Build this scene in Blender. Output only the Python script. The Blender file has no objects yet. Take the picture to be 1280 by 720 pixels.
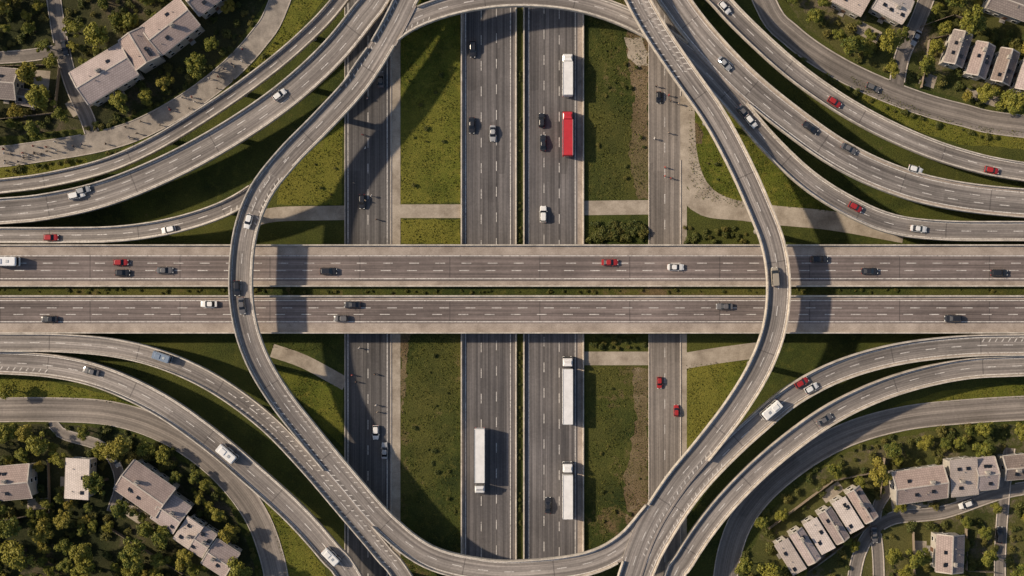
import bpy, math, random
import numpy as np
from mathutils import Vector, Matrix
random.seed(7); rng=np.random.default_rng(7)
H=300.0; S=0.2
def W(px,py,z=0.0):
    k=S*(H-z)/H
    return Vector(((px-640)*k,(360-py)*k,z))
scene=bpy.context.scene
# ------------------------------------------------------------------ materials
class NT:
    def __init__(s,name,rough=0.85,spec=0.3):
        s.m=bpy.data.materials.new(name); s.m.use_nodes=True
        s.t=s.m.node_tree; s.n=s.t.nodes; s.l=s.t.links
        s.b=s.n['Principled BSDF']; s.b.inputs['Roughness'].default_value=rough
        s.b.inputs['Specular IOR Level'].default_value=spec
    def coord(s,kind): 
        c=s.n.new('ShaderNodeTexCoord'); return c.outputs[kind]
    def pos(s):
        return s.n.new('ShaderNodeNewGeometry').outputs['Position']
    def map(s,v,sc):
        m=s.n.new('ShaderNodeMapping'); m.inputs['Scale'].default_value=sc; s.l.new(v,m.inputs['Vector']); return m.outputs[0]
    def noise(s,v,scale,detail=4,rough=0.6):
        n=s.n.new('ShaderNodeTexNoise'); n.inputs['Scale'].default_value=scale; n.inputs['Detail'].default_value=detail
        n.inputs['Roughness'].default_value=rough; s.l.new(v,n.inputs['Vector']); return n.outputs['Fac']
    def ramp(s,f,stops):
        r=s.n.new('ShaderNodeValToRGB'); e=r.color_ramp.elements
        while len(e)<len(stops): e.new(0.5)
        for i,(p,c) in enumerate(stops):
            e[i].position=p; e[i].color=(c[0],c[1],c[2],1) if hasattr(c,'__len__') else (c,c,c,1)
        s.l.new(f,r.inputs[0]); return r.outputs[0]
    def mix(s,f,a,b,mode='MIX'):
        m=s.n.new('ShaderNodeMix'); m.data_type='RGBA'; m.blend_type=mode
        for sock,val in ((m.inputs[0],f),(m.inputs[6],a),(m.inputs[7],b)):
            if isinstance(val,bpy.types.NodeSocket): s.l.new(val,sock)
            elif hasattr(val,'__len__'): sock.default_value=(val[0],val[1],val[2],1)
            else: sock.default_value=val
        return m.outputs[2]
    def math(s,op,a,b=0.0):
        m=s.n.new('ShaderNodeMath'); m.operation=op
        for i,v in enumerate((a,b)):
            if isinstance(v,bpy.types.NodeSocket): s.l.new(v,m.inputs[i])
            else: m.inputs[i].default_value=v
        return m.outputs[0]
    def col(s,c): 
        if isinstance(c,bpy.types.NodeSocket): s.l.new(c,s.b.inputs['Base Color'])
        else: s.b.inputs['Base Color'].default_value=(c[0],c[1],c[2],1)
    def bump(s,h,dist=0.05,st=1.0):
        b=s.n.new('ShaderNodeBump'); b.inputs['Distance'].default_value=dist; b.inputs['Strength'].default_value=st
        s.l.new(h,b.inputs['Height']); s.l.new(b.outputs[0],s.b.inputs['Normal'])

def asphalt(name,base,light,joints=False):
    a=NT(name,0.8,0.3); uv=a.coord('UV'); p=a.pos()
    fine=a.noise(p,1.6,5,0.75)
    big=a.noise(p,0.045,4,0.6)
    st=a.noise(a.map(uv,(0.014,1.5,1)),1.0,6,0.65)
    st2=a.noise(a.map(uv,(0.03,5.0,1)),1.0,3,0.6)
    c=a.mix(a.ramp(st,[(0.36,0),(0.64,1)]),base,light)
    c=a.mix(0.6,c,a.ramp(fine,[(0.25,0.45),(0.75,1.05)]),'MULTIPLY')
    c=a.mix(0.65,c,a.ramp(big,[(0.3,0.5),(0.7,1.35)]),'MULTIPLY')
    c=a.mix(0.7,c,a.ramp(st2,[(0.3,0.5),(0.7,1.4)]),'MULTIPLY')
    v=a.n.new('ShaderNodeTexVoronoi'); v.distance='CHEBYCHEV'; v.inputs['Scale'].default_value=1.0
    a.l.new(a.map(uv,(0.03,0.27,1)),v.inputs['Vector'])
    bw=a.n.new('ShaderNodeSeparateColor'); a.l.new(v.outputs['Color'],bw.inputs[0])
    c=a.mix(0.5,c,a.ramp(bw.outputs[0],[(0.0,0.6),(0.3,0.95),(0.9,1.0),(1.0,1.2)]),'MULTIPLY')
    sx=a.n.new('ShaderNodeSeparateXYZ'); a.l.new(uv,sx.inputs[0])
    w=a.math('SINE',a.math('MULTIPLY',sx.outputs[1],2*math.pi/1.8))
    c=a.mix(0.6,c,a.ramp(a.math('ADD',a.math('MULTIPLY',w,0.5),0.5),[(0,0.66),(1,1.18)]),'MULTIPLY')
    if joints:
        fr=a.math('FRACT',a.math('DIVIDE',sx.outputs[0],22.0))
        j=a.math('LESS_THAN',fr,0.012)
        c=a.mix(a.math('MULTIPLY',j,0.5),c,(0.04,0.035,0.035))
    a.col(c); a.bump(fine,0.02,0.5); return a.m
M={}
M['deck']=asphalt('bridge_asphalt',(0.185,0.163,0.15),(0.39,0.35,0.315),True)
M['hwy_h']=asphalt('highway_asphalt_worn',(0.15,0.122,0.112),(0.27,0.22,0.2),True)
M['hwy_v']=asphalt('highway_asphalt',(0.10,0.093,0.094),(0.215,0.197,0.19))
M['service']=asphalt('service_asphalt',(0.082,0.077,0.077),(0.17,0.158,0.15))
M['street']=asphalt('street_asphalt',(0.20,0.175,0.155),(0.32,0.28,0.245))
def concrete(name,c0,c1,sc=0.5):
    a=NT(name,0.85,0.25); p=a.pos()
    f=a.noise(p,sc,6,0.7); g=a.noise(p,4,3,0.6)
    c=a.mix(a.ramp(f,[(0.35,0),(0.68,1)]),c0,c1)
    c=a.mix(0.5,c,a.ramp(g,[(0.3,0.65),(0.7,1.1)]),'MULTIPLY'); a.col(c); a.bump(g,0.02,0.4); return a.m
M['parapet']=concrete('parapet_concrete',(0.36,0.32,0.27),(0.66,0.59,0.50))
M['conc']=concrete('concrete',(0.24,0.22,0.2),(0.38,0.35,0.31))
M['shoulder']=concrete('shoulder_concrete',(0.26,0.215,0.18),(0.44,0.375,0.32),0.25)
M['path']=concrete('path_concrete',(0.24,0.20,0.155),(0.46,0.40,0.325),0.22)
M['prom']=concrete('promenade_paving',(0.21,0.185,0.16),(0.38,0.335,0.285),0.35)
M['kerb']=concrete('kerb_stone',(0.36,0.32,0.28),(0.55,0.49,0.43))
def paintm(name,lo,hi,a0,a1):
    a=NT(name,0.6); f=a.noise(a.pos(),2.2,5,0.7); g=a.noise(a.pos(),0.12,3,0.6)
    f2=a.math('MULTIPLY',a.ramp(f,[(a0,0),(a1,1)]),a.ramp(g,[(.3,.6),(.65,1)]))
    a.col(a.mix(f2,lo,hi)); return a.m
M['paint']=paintm('white_road_paint',(0.25,0.23,0.215),(0.68,0.645,0.60),.34,.54)
M['hatch']=paintm('worn_hatch_paint',(0.27,0.25,0.23),(0.66,0.62,0.57),.34,.56)
def grass(name,dark,mid,gold,dirt,dirt_amt,gold_amt):
    a=NT(name,0.9,0.15); p=a.pos()
    n1=a.noise(p,0.09,6,0.65); n2=a.noise(p,0.5,5,0.7); n3=a.noise(p,3.0,4,0.75)
    n4=a.noise(p,0.045,5,0.7); n5=a.noise(p,0.028,3,0.6)
    c=a.mix(a.ramp(n1,[(0.38,0),(0.60,1)]),dark,mid)
    c=a.mix(a.ramp(n2,[(0.62-gold_amt,0),(0.85-gold_amt,1)]),c,gold)
    c=a.mix(a.math('MULTIPLY',a.ramp(n5,[(.42,0),(.62,1)]),.75),c,gold)
    c=a.mix(a.ramp(a.math('ADD',a.math('MULTIPLY',n4,.7),a.math('MULTIPLY',n2,.3)),[(0.66-dirt_amt,0),(0.74-dirt_amt,1)]),c,dirt)
    c=a.mix(0.9,c,a.ramp(n3,[(0.28,0.35),(0.72,1.35)]),'MULTIPLY')
    a.col(c); a.bump(n3,0.3,0.9); return a.m
M['grass']=grass('grass',(0.030,0.043,0.011),(0.06,0.076,0.016),(0.11,0.112,0.025),(0.14,0.105,0.058),0.05,0.10)
M['lawn']=grass('lawn',(0.07,0.088,0.013),(0.12,0.138,0.019),(0.21,0.19,0.035),(0.19,0.145,0.07),0.05,0.13)
M['rough']=grass('rough_grass',(0.030,0.043,0.011),(0.062,0.076,0.016),(0.13,0.12,0.03),(0.16,0.115,0.058),0.11,0.10)
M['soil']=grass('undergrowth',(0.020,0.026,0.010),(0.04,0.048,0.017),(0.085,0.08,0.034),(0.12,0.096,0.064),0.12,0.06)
M['garden']=grass('garden_lawn',(0.05,0.06,0.016),(0.085,0.092,0.024),(0.13,0.12,0.04),(0.18,0.145,0.10),0.14,0.08)
M['dirt']=grass('bare_earth',(0.14,0.10,0.055),(0.23,0.17,0.10),(0.13,0.115,0.045),(0.30,0.23,0.16),0.1,0.02)
def leafmat(name,stops,c2):
    a=NT(name,0.65,0.25); oi=a.n.new('ShaderNodeObjectInfo')
    n=a.noise(a.coord('Object'),0.9,3,0.6)
    c=a.ramp(oi.outputs['Random'],stops)
    c=a.mix(a.ramp(n,[(0.4,0),(0.68,.8)]),c,c2)
    a.col(c); return a.m
M['leaf']=leafmat('foliage_leaves',[(0,(0.05,0.075,0.014)),(.4,(0.10,0.118,0.019)),(.75,(0.17,0.165,0.024)),(1,(0.24,0.18,0.032))],(0.24,0.215,0.032))
M['leafd']=leafmat('shrub_leaves',[(0,(0.035,0.055,0.012)),(.5,(0.075,0.088,0.02)),(1,(0.14,0.12,0.03))],(0.13,0.12,0.027))
M['blade']=leafmat('grass_blades',[(0,(0.075,0.09,0.016)),(1,(0.075,0.09,0.016))],(0.16,0.145,0.03))
a=NT('bark'); n=a.noise(a.coord('Object'),4); a.col(a.mix(n,(0.06,0.042,0.03),(0.14,0.11,0.08))); M['bark']=a.m
a=NT('car_paint',0.28,0.5); oi=a.n.new('ShaderNodeObjectInfo')
n=a.noise(a.coord('Object'),1.5); a.col(a.mix(0.35,oi.outputs['Color'],a.ramp(n,[(0.3,0.7),(0.7,1)]),'MULTIPLY')); a.b.inputs['Coat Weight'].default_value=0.4; M['cpaint']=a.m
def simple(name,c,r=0.5,sp=0.4,met=0):
    a=NT(name,r,sp); n=a.noise(a.coord('Object'),3.0)
    a.col(a.mix(n,[x*0.85 for x in c],[min(1,x*1.15) for x in c])); a.b.inputs['Metallic'].default_value=met; return a.m
M['glass']=simple('dark_glass',(0.012,0.014,0.018),0.12,0.6)
M['tyre']=simple('tyre_rubber',(0.02,0.02,0.02),0.9,0.2)
M['lampw']=simple('headlight',(0.8,0.8,0.75),0.2)
M['lampr']=simple('tail_light',(0.5,0.02,0.015),0.3)
M['chassis']=simple('chassis_metal',(0.05,0.05,0.055),0.6)
M['steel']=simple('galvanised_steel',(0.4,0.42,0.43),0.45,0.5,0.5)
a=NT('trailer_skin',0.5,0.4); oi=a.n.new('ShaderNodeObjectInfo'); n=a.noise(a.coord('Object'),0.7,5,0.7)
a.col(a.mix(0.55,oi.outputs['Color'],a.ramp(n,[(0.3,0.68),(0.65,1)]),'MULTIPLY')); M['cargo']=a.m
def roofmat(name,c0,c1):
    a=NT(name,0.8,0.25); o=a.coord('Object'); 
    br=a.n.new('ShaderNodeTexBrick'); br.inputs['Scale'].default_value=1.0; br.inputs['Brick Width'].default_value=0.6; br.inputs['Row Height'].default_value=0.5
    br.inputs['Mortar Size'].default_value=0.035
    br.inputs['Color1'].default_value=(*c0,1); br.inputs['Color2'].default_value=(*c1,1); br.inputs['Mortar'].default_value=(c0[0]*.6,c0[1]*.6,c0[2]*.6,1)
    a.l.new(o,br.inputs['Vector'])
    n=a.noise(a.map(o,(1,.3,1)),0.5,4,0.6); oi=a.n.new('ShaderNodeObjectInfo')
    c=a.mix(0.5,br.outputs['Color'],a.ramp(n,[(0.3,0.6),(0.7,1.15)]),'MULTIPLY')
    c=a.mix(0.7,c,a.ramp(oi.outputs['Random'],[(0,(.62,.57,.55)),(.35,(.9,.76,.66)),(.7,(.9,.86,.86)),(1,(1.05,1.0,.98))]),'MULTIPLY')
    a.col(c); a.bump(br.outputs['Fac'],0.02,-0.5); return a.m
M['roof']=roofmat('roof_shingles',(0.37,0.315,0.30),(0.43,0.37,0.35))
M['roofl']=roofmat('pale_roof_sheets',(0.50,0.455,0.42),(0.56,0.51,0.475))
M['roofd']=roofmat('slate_roof',(0.22,0.19,0.175),(0.27,0.235,0.215))
M['wall']=concrete('rendered_wall',(0.38,0.35,0.30),(0.5,0.46,0.40),0.8)
M['wood']=simple('painted_door',(0.12,0.06,0.035),0.5)
M['fence']=simple('weathered_timber',(0.24,0.19,0.14),0.8)
M['frame']=simple('window_frame',(0.7,0.7,0.68),0.5)
# ------------------------------------------------------------------ helpers
def link(o,parent=None):
    scene.collection.objects.link(o)
    if parent: o.parent=parent
    return o
def mesh_data(name,verts,faces,mats,fm=None,uvs=None,smooth=False):
    me=bpy.data.meshes.new(name); me.from_pydata([tuple(v) for v in verts],[],faces)
    for m in mats: me.materials.append(m)
    if fm is not None: me.polygons.foreach_set('material_index',fm)
    if uvs is not None:
        l=me.uv_layers.new(name='UVMap'); li=[0]*len(me.loops); me.loops.foreach_get('vertex_index',li)
        l.data.foreach_set('uv',np.array(uvs,dtype=float)[np.array(li)].ravel())
    if smooth: me.polygons.foreach_set('use_smooth',[True]*len(me.polygons))
    me.update(); return me
def mobj(name,verts,faces,mats,fm=None,uvs=None,parent=None,smooth=False):
    return link(bpy.data.objects.new(name,mesh_data(name,verts,faces,mats,fm,uvs,smooth)),parent)
class MB:
    def __init__(s): s.v=[];s.f=[];s.m=[]
    def ring_loft(s,rings,mats,cap0=None,cap1=None):
        b=len(s.v); n=len(rings[0])
        for r in rings: s.v+= [tuple(p) for p in r]
        for i in range(len(rings)-1):
            mt=mats[i] if isinstance(mats,(list,tuple)) else mats
            for j in range(n):
                k=(j+1)%n
                s.f.append((b+i*n+j,b+i*n+k,b+(i+1)*n+k,b+(i+1)*n+j)); s.m.append(mt)
        if cap0 is not None: s.f.append(tuple(b+j for j in range(n))[::-1]); s.m.append(cap0)
        if cap1 is not None: s.f.append(tuple(b+(len(rings)-1)*n+j for j in range(n))); s.m.append(cap1)
    def box(s,c,d,m,bev=0.0,topscale=(1,1)):
        cx,cy,cz=c; dx,dy,dz=[q/2 for q in d]
        def rr(z,sx,sy,ins):
            x=dx*sx-ins;y=dy*sy-ins;b=max(bev,0.001)
            return [(cx+x,cy-y+b,z),(cx+x,cy+y-b,z),(cx+x-b,cy+y,z),(cx-x+b,cy+y,z),(cx-x,cy+y-b,z),(cx-x,cy-y+b,z),(cx-x+b,cy-y,z),(cx+x-b,cy-y,z)]
        if bev>0: rings=[rr(cz-dz,1,1,0),rr(cz+dz-bev,*topscale,0),rr(cz+dz,*topscale,bev)]
        else:
            rings=[[(cx+dx,cy-dy,cz-dz),(cx+dx,cy+dy,cz-dz),(cx-dx,cy+dy,cz-dz),(cx-dx,cy-dy,cz-dz)],
                   [(cx+dx*topscale[0],cy-dy*topscale[1],cz+dz),(cx+dx*topscale[0],cy+dy*topscale[1],cz+dz),(cx-dx*topscale[0],cy+dy*topscale[1],cz+dz),(cx-dx*topscale[0],cy-dy*topscale[1],cz+dz)]]
        s.ring_loft(rings,m,m,m)
    def cyl(s,c,r,h,m,axis='y',n=14,r2=None):
        r2=r if r2 is None else r2; rings=[]
        for q,rad in ((-h/2,r),(h/2,r2)):
            rg=[]
            for i in range(n):
                t=2*math.pi*i/n; u,w=rad*math.cos(t),rad*math.sin(t)
                rg.append((c[0]+u,c[1]+q,c[2]+w) if axis=='y' else ((c[0]+u,c[1]+w,c[2]+q) if axis=='z' else (c[0]+q,c[1]+u,c[2]+w)))
            rings.append(rg)
        s.ring_loft(rings,m,m,m)
    def data(s,name,mats,smooth=False): 
        me=mesh_data(name,s.v,s.f,mats,s.m,None,smooth); return me
# ------------------------------------------------------------------ paths / roads
class Path:
    def __init__(s,pts,w,step=2.0):
        P=[Vector((*p[:2],p[2] if len(p)>2 else 0.0)) for p in pts]; out=[]
        n=len(P)
        for i in range(n-1):
            p1,p2=P[i],P[i+1]; p0=P[i-1] if i else p1*2-p2; p3=P[i+2] if i+2<n else p2*2-p1
            k=max(2,int((p2-p1).length*S/step))
            for j in range(k):
                t=j/k; a=(p1*2)+(p2-p0)*t+(p0*2-p1*5+p2*4-p3)*t*t+(p1*3-p0-p2*3+p3)*t**3
                out.append(a*0.5)
        out.append(P[-1])
        s.px=np.array([(q.x,q.y) for q in out]); s.z=np.array([q.z for q in out])
        s.p=np.array([tuple(W(q.x,q.y,q.z)) for q in out])
        d=np.gradient(s.p,axis=0); s.t3=d/np.linalg.norm(d,axis=1)[:,None]
        d=d[:,:2]; s.t=d/np.linalg.norm(d,axis=1)[:,None]; s.n=np.stack([-s.t[:,1],s.t[:,0]],1)
        s.s=np.concatenate([[0],np.cumsum(np.linalg.norm(np.diff(s.p,axis=0),axis=1))])
        s.hw=w*S/2
    def at(s,u,off,dz=0):
        x=np.interp(u,s.s,s.p[:,0]);y=np.interp(u,s.s,s.p[:,1]);z=np.interp(u,s.s,s.p[:,2])
        nx=np.interp(u,s.s,s.n[:,0]);ny=np.interp(u,s.s,s.n[:,1])
        return np.array([x+nx*off,y+ny*off,z+dz])
    def near(s,px,py): return int(np.argmin((s.px[:,0]-px)**2+(s.px[:,1]-py)**2))
ROADS={}
def inside_other(pt,me,tol=0.75,margin=0.25):
    for k,r in ROADS.items():
        if k==me: continue
        P=r['path']; d=np.hypot(P.p[:,0]-pt[0],P.p[:,1]-pt[1]); i=int(np.argmin(d))
        if d[i]<P.hw-margin and abs(P.p[i,2]-pt[2])<tol and 0<i<len(d)-1: return True
    return False
def road(key,name,pts,w,mat='deck',elev=True,lines=(),bands=(),parapet=True,kerb=False,step=2.0,ph=0.9,pt=0.42):
    if mat=='deck' and not bands:
        m=max(abs(l[1]) for l in lines)+.8
        if w/2-m>1.6: bands=[(m,w/2-1.7,'shoulder'),(-w/2+1.7,-m,'shoulder')]
    ROADS[key]=dict(name=name,path=Path(pts,w,step),mat=mat,elev=elev,lines=lines,bands=bands,parapet=parapet,kerb=kerb,ph=ph,pt=pt,hatch=[])
def strip_faces(V,F,P,u0,u1,o0,o1,dz,key=None,st=2.5):
    k=max(1,int(math.ceil((u1-u0)/st))); b=len(V)
    for i in range(k+1):
        u=u0+(u1-u0)*i/k
        V.append(P.at(u,o0,dz)); V.append(P.at(u,o1,dz))
    for i in range(k): q=b+2*i; F.append((q,q+1,q+3,q+2) if o0>o1 else (q+1,q,q+2,q+3))
def build_road(key):
    r=ROADS[key]; P=r['path']; n=len(P.s); hw=P.hw; V=[];F=[];UV=[];FM=[]
    T=1.25 if r['elev'] else 0
    prof=[(-hw,0),(hw,0)]
    if r['elev']: prof=[(-hw,0),(hw,0),(hw+.02,-0.35),(hw*0.55,-T),(-hw*0.55,-T),(-hw-.02,-0.35)]
    m=len(prof)
    for i in range(n):
        for o,dz in prof:
            V.append((P.p[i,0]+P.n[i,0]*o,P.p[i,1]+P.n[i,1]*o,P.p[i,2]+dz)); UV.append((P.s[i],o+hw))
    for i in range(n-1):
        a=i*m;b=a+m
        F.append((a,b,b+1,a+1)); FM.append(0)
        if r['elev']:
            for j in range(1,m):
                k=(j+1)%m; F.append((a+j,b+j,b+k,a+k)); FM.append(1)
    o=mobj(r['name'],V,F,[M[r['mat']],M['conc']],FM,UV)
    for (o0,o1,mt) in r['bands']:
        V=[];F=[];strip_faces(V,F,P,0,P.s[-1],o0*S,o1*S,0.012); mobj('shoulder',V,F,[M[mt]],parent=o)
    V=[];F=[]
    for ln in r['lines']:
        kind,off=ln[0],ln[1]*S; lw=0.11
        if kind=='solid':
            u=0
            while u<P.s[-1]-2:
                if not inside_other(P.at(u+1,off),key): strip_faces(V,F,P,u,min(u+2,P.s[-1]),off-lw,off+lw,0.03)
                u+=2
        else:
            u=random.random()*3
            while u<P.s[-1]-3:
                strip_faces(V,F,P,u,u+2.4,off-0.09,off+0.09,0.03); u+=6.4
    if V: mobj('lane_markings',V,F,[M['paint']],parent=o)
    V=[];F=[]
    for (i0,i1,o0,o1,stp) in r['hatch']:
        u=P.s[i0]
        while u<P.s[i1]:
            b=len(V); sl=0.5
            for uu,oo in ((u,o0),(u+0.32,o0),(u+0.32+sl,o1),(u+sl,o1)): V.append(P.at(uu,oo,0.035))
            F.append((b,b+1,b+2,b+3)); u+=stp
    if V: mobj('hatched_markings',V,F,[M['hatch']],parent=o)
    if r['parapet'] or r['kerb']:
        h=r['ph'] if r['parapet'] else 0.13; th=r['pt'] if r['parapet'] else 0.3
        for side in (-1,1):
            V=[];F=[]; prev=False
            for i in range(n):
                c=side*(hw-th/2 if r['elev'] else hw+th/2)
                pt=np.array([P.p[i,0]+P.n[i,0]*c,P.p[i,1]+P.n[i,1]*c,P.p[i,2]])
                if inside_other(pt,key): prev=False; continue
                b=len(V)
                for oo,dz in ((-th/2,0.0),(-th/2*0.62,h),(th/2*0.62,h),(th/2,0.0)):
                    V.append((pt[0]+P.n[i,0]*oo,pt[1]+P.n[i,1]*oo,pt[2]+dz+(0.004 if dz==0 else 0)))
                if prev:
                    a=b-4
                    for j in range(3): F.append((a+j,b+j,b+j+1,a+j+1))
                else: F.append((b,b+1,b+2,b+3))
                prev=True
            if F: mobj('parapet' if r['parapet'] else 'kerb',V,F,[M['parapet' if r['parapet'] else 'kerb']],parent=o)
    if r['elev']:
        mb=MB(); u=10.0
        while u<P.s[-1]:
            p=P.at(u,0); bad=False
            for k,q in ROADS.items():
                if k==key: continue
                Q=q['path']; d=np.hypot(Q.p[:,0]-p[0],Q.p[:,1]-p[1]); i=int(np.argmin(d))
                if d[i]<Q.hw+1.2 and Q.p[i,2]<p[2]-0.01: bad=True
            if not bad:
                mb.cyl((p[0],p[1],(p[2]-T-0.7)/2),0.75,p[2]-T-0.7,0,'z',16)
                mb.box((p[0],p[1],p[2]-T-0.35),(2.4,2.4,0.72),0,0,(1.25,1.25)); u+=22
            else: u+=4
        if mb.v: link(bpy.data.objects.new('piers',mb.data('piers',[M['conc']])),o)
    return o
road('HU','elevated_highway',[(-900,332,6.5),(640,332,6.5),(2200,332,6.5)],52,'hwy_h',step=4,
     lines=[('solid',12),('dash',3),('dash',-6),('solid',-16)],bands=[(13,24.2,'shoulder'),(-24.2,-19,'shoulder')])
road('HL','elevated_highway',[(-900,393,6.5),(640,393,6.5),(2200,393,6.5)],47,'hwy_h',step=4,
     lines=[('solid',17),('dash',8),('dash',0),('solid',-9)],bands=[(18.5,21.8,'shoulder'),(-21.8,-11,'shoulder')])
L3=[('solid',-29),('dash',-9.5),('dash',9.5),('solid',27)]
road('VA','highway',[(611,-700,.06),(611,1500,.06)],66,'hwy_v',elev=False,step=4,lines=L3,bands=[(-33,-30.5,'shoulder')],ph=0.8)
road('VB','highway',[(692,-700,.06),(692,1500,.06)],72,'hwy_v',elev=False,step=4,lines=[('solid',-31),('dash',-12),('dash',7),('solid',27)],bands=[(30,36,'shoulder')],ph=0.8)
road('SL','service_road',[(460,-500,.05),(460,1300,.05)],56,'service',elev=False,step=4,parapet=False,kerb=True,lines=[('solid',-25),('dash',0),('solid',24)])
road('SR','service_road',[(831,-500,.05),(831,1300,.05)],38,'street',elev=False,step=4,parapet=False,kerb=True,lines=[('dash',0)])
Lw=[('solid',-13),('dash',-4.5),('dash',4.5),('solid',13)]
L2=[('solid',-9.5),('dash',0),('solid',9.5)]
L2b=[('solid',-11),('dash',0),('solid',11)]
road('A1','ramp_bridge',[(-500,262,4),(-120,246,4.4),(0,233,4.8),(60,225,5),(130,208,5.2),(190,182,5.4),(255,143,5.6),(320,98,5.8),(378,50,6),(425,0,6),(470,-70,6),(560,-260,6)],19,lines=[('solid',-7),('dash',0),('solid',7)])
road('A2','ramp_bridge',[(-500,272,5.6),(-120,271,5.6),(0,264,5.8),(60,258,6),(130,242,6.2),(205,212,6.5),(280,172,6.9),(350,125,7.4),(408,74,7.8),(450,24,8.1),(484,-30,8.2),(560,-220,8.2)],33,lines=Lw)
road('R1','flyover',[(640,-330,9),(540,-70,9),(512,-10,9),(486,42,9),(448,102,9.1),(402,153,9.5),(360,196,10.4),(326,240,11.7),(307,290,13.1),(301,350,13.5),(306,402,13.1),(322,450,12.0),(350,497,10.5),(390,548,9.2),(435,602,8.5),(482,655,8.2),(535,695,8.1),(600,712,8.1),(660,714,8.1),(735,704,8.1),(782,680,8.3),(818,640,8.6)],29,lines=L2b)
road('A3','ramp_bridge',[(-500,293,6.3),(-120,294,6.3),(0,294,6.3),(70,294,6.6),(150,292,7.2),(220,281,8.2),(285,259,9.8),(335,226,11.1),(368,188,10.1)],20,lines=[('solid',-7.5),('solid',7.5),('dash',0)])
road('T','flyover',[(430,124,9.15),(462,76,8.95),(498,35,8.8),(560,8,8.5),(640,-4,8.3),(725,3,8.2),(800,30,8.1),(860,70,8.1),(910,120,8),(960,178,7.9),(1010,225,7.7),(1062,258,7.3),(1115,280,6.8),(1180,288,6.4),(1280,289,6.3),(1450,290,6.3),(1900,292,6.2)],25,lines=L2)
road('R2','flyover',[(700,-300,12),(772,-60,12.2),(795,-5,12.3),(820,40,12.3),(855,92,12.2),(892,145,12.3),(922,200,12.8),(947,255,13.4),(966,305,13.5),(973,355,13.5),(968,408,13.2),(950,458,12.2),(920,508,10.8),(882,558,9.7),(845,603,9.0),(812,655,8.75),(792,705,8.6),(780,760,8.5),(760,950,8.4)],29,lines=L2b)
road('B1','ramp_bridge',[(720,-280,8.6),(822,-40,8.6),(846,5,8.6),(882,52,8.4),(932,104,8.2),(988,150,7.9),(1048,192,7.6),(1110,222,7.1),(1180,242,6.8),(1280,254,6.4),(1450,262,6),(1900,270,6)],36,lines=Lw)
road('B2','ramp_bridge',[(820,-200,6),(872,-40,6),(902,3,6),(948,50,5.9),(1000,95,5.7),(1062,137,5.5),(1130,172,5.3),(1200,198,5.1),(1280,215,4.9),(1450,235,4.6),(1900,250,4.4)],24,lines=L2)
road('C1','ramp_bridge',[(-500,426,6.2),(-100,427,6.2),(0,428,6.3),(80,429,6.6),(150,436,6.9),(212,453,7.3),(272,482,7.7),(332,526,8.0),(382,577,8.2),(430,633,8.15),(478,690,8.0),(512,735,8.0),(640,950,8.0)],23,lines=L2)
road('C2','ramp_bridge',[(-500,452,5.2),(-100,450,5.2),(0,453,5.3),(70,458,5.5),(132,473,5.7),(200,505,6),(262,548,6.2),(320,597,6.4),(370,643,6.6),(412,690,6.7),(445,735,6.7),(560,950,6.7)],29,lines=L2b)
road('D1','ramp_bridge',[(1900,428,6.2),(1400,430,6.2),(1280,431,6.3),(1200,433,6.6),(1120,443,7.0),(1050,463,7.5),(992,493,8.2),(946,530,8.6),(906,567,8.75),(868,608,8.7),(835,655,8.6),(808,705,8.4),(795,760,8.3),(780,950,8.3)],27,lines=L2)
road('D2','ramp_bridge',[(1900,452,5.2),(1400,452,5.3),(1280,457,5.4),(1200,462,5.6),(1120,481,5.8),(1052,510,6.1),(998,545,6.3),(942,592,6.5),(893,645,6.6),(855,700,6.6),(838,740,6.6),(800,950,6.6)],26,lines=L2)
def street(key,pts,w,name='street',mat='street',z=.04,kerb=True,lines=()):
    road(key,name,[(p[0],p[1],z) for p in pts],w,mat,elev=False,parapet=False,kerb=kerb,lines=lines)
street('G1',[(-400,215),(-60,200),(60,188),(150,170),(215,140),(275,98),(322,50),(350,0),(400,-160)],24,'promenade','prom')
street('G2',[(900,-160),(955,0),(990,45),(1050,86),(1125,120),(1200,143),(1300,160),(1700,190)],26)
street('G3',[(-400,505),(-60,512),(60,512),(140,517),(205,538),(262,575),(308,625),(335,680),(350,760),(360,950)],28)
street('G4',[(1700,500),(1340,508),(1200,515),(1120,525),(1050,547),(990,583),(942,628),(915,680),(903,760),(890,950)],28)
street('G5',[(1180,-60),(1150,20),(1128,70),(1120,112)],17,z=.035)
street('G6',[(1400,600),(1270,612),(1180,640),(1110,650),(1075,690),(1060,780)],14,z=.035)
street('G7',[(1120,600),(1095,640),(1098,700),(1100,780)],12,z=.03)
street('G8',[(60,-60),(72,30),(88,100),(110,150),(118,178)],16,z=.035)
street('G9',[(1252,780),(1250,700),(1255,620),(1262,560)],12,z=.032)
street('G10',[(60,510),(75,540),(130,560),(150,600),(140,640)],11,z=.03)
street('G11',[(-60,75),(30,70),(78,62)],13,z=.03)
def foot(key,pts,w,z=.025): street(key,pts,w,'footpath','path',z,False)
foot('P1',[(315,276),(345,268),(432,266)],18)
foot('P2',[(488,264),(578,264)],17)
foot('P3',[(728,260),(815,259)],18)
foot('P4',[(856,120),(859,190),(874,235),(905,258),(960,268),(1040,276),(1130,292)],24)
foot('P5',[(340,438),(380,452),(432,480)],17)
foot('P6',[(728,448),(815,448)],17)
foot('P7',[(850,452),(900,444),(960,436)],20)
foot('P8',[(495,-400),(495,1200)],11,z=.028)
foot('P9',[(854,-400),(854,1200)],9,z=.028)
foot('P10',[(850,238),(880,262),(930,268)],16,z=.022)
def hatch(k,a,b,o0,o1,stp=1.6):
    P=ROADS[k]['path']; i,j=P.near(*a),P.near(*b); i,j=min(i,j),max(i,j); ROADS[k]['hatch'].append((i,j,o0*S,o1*S,stp))
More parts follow.
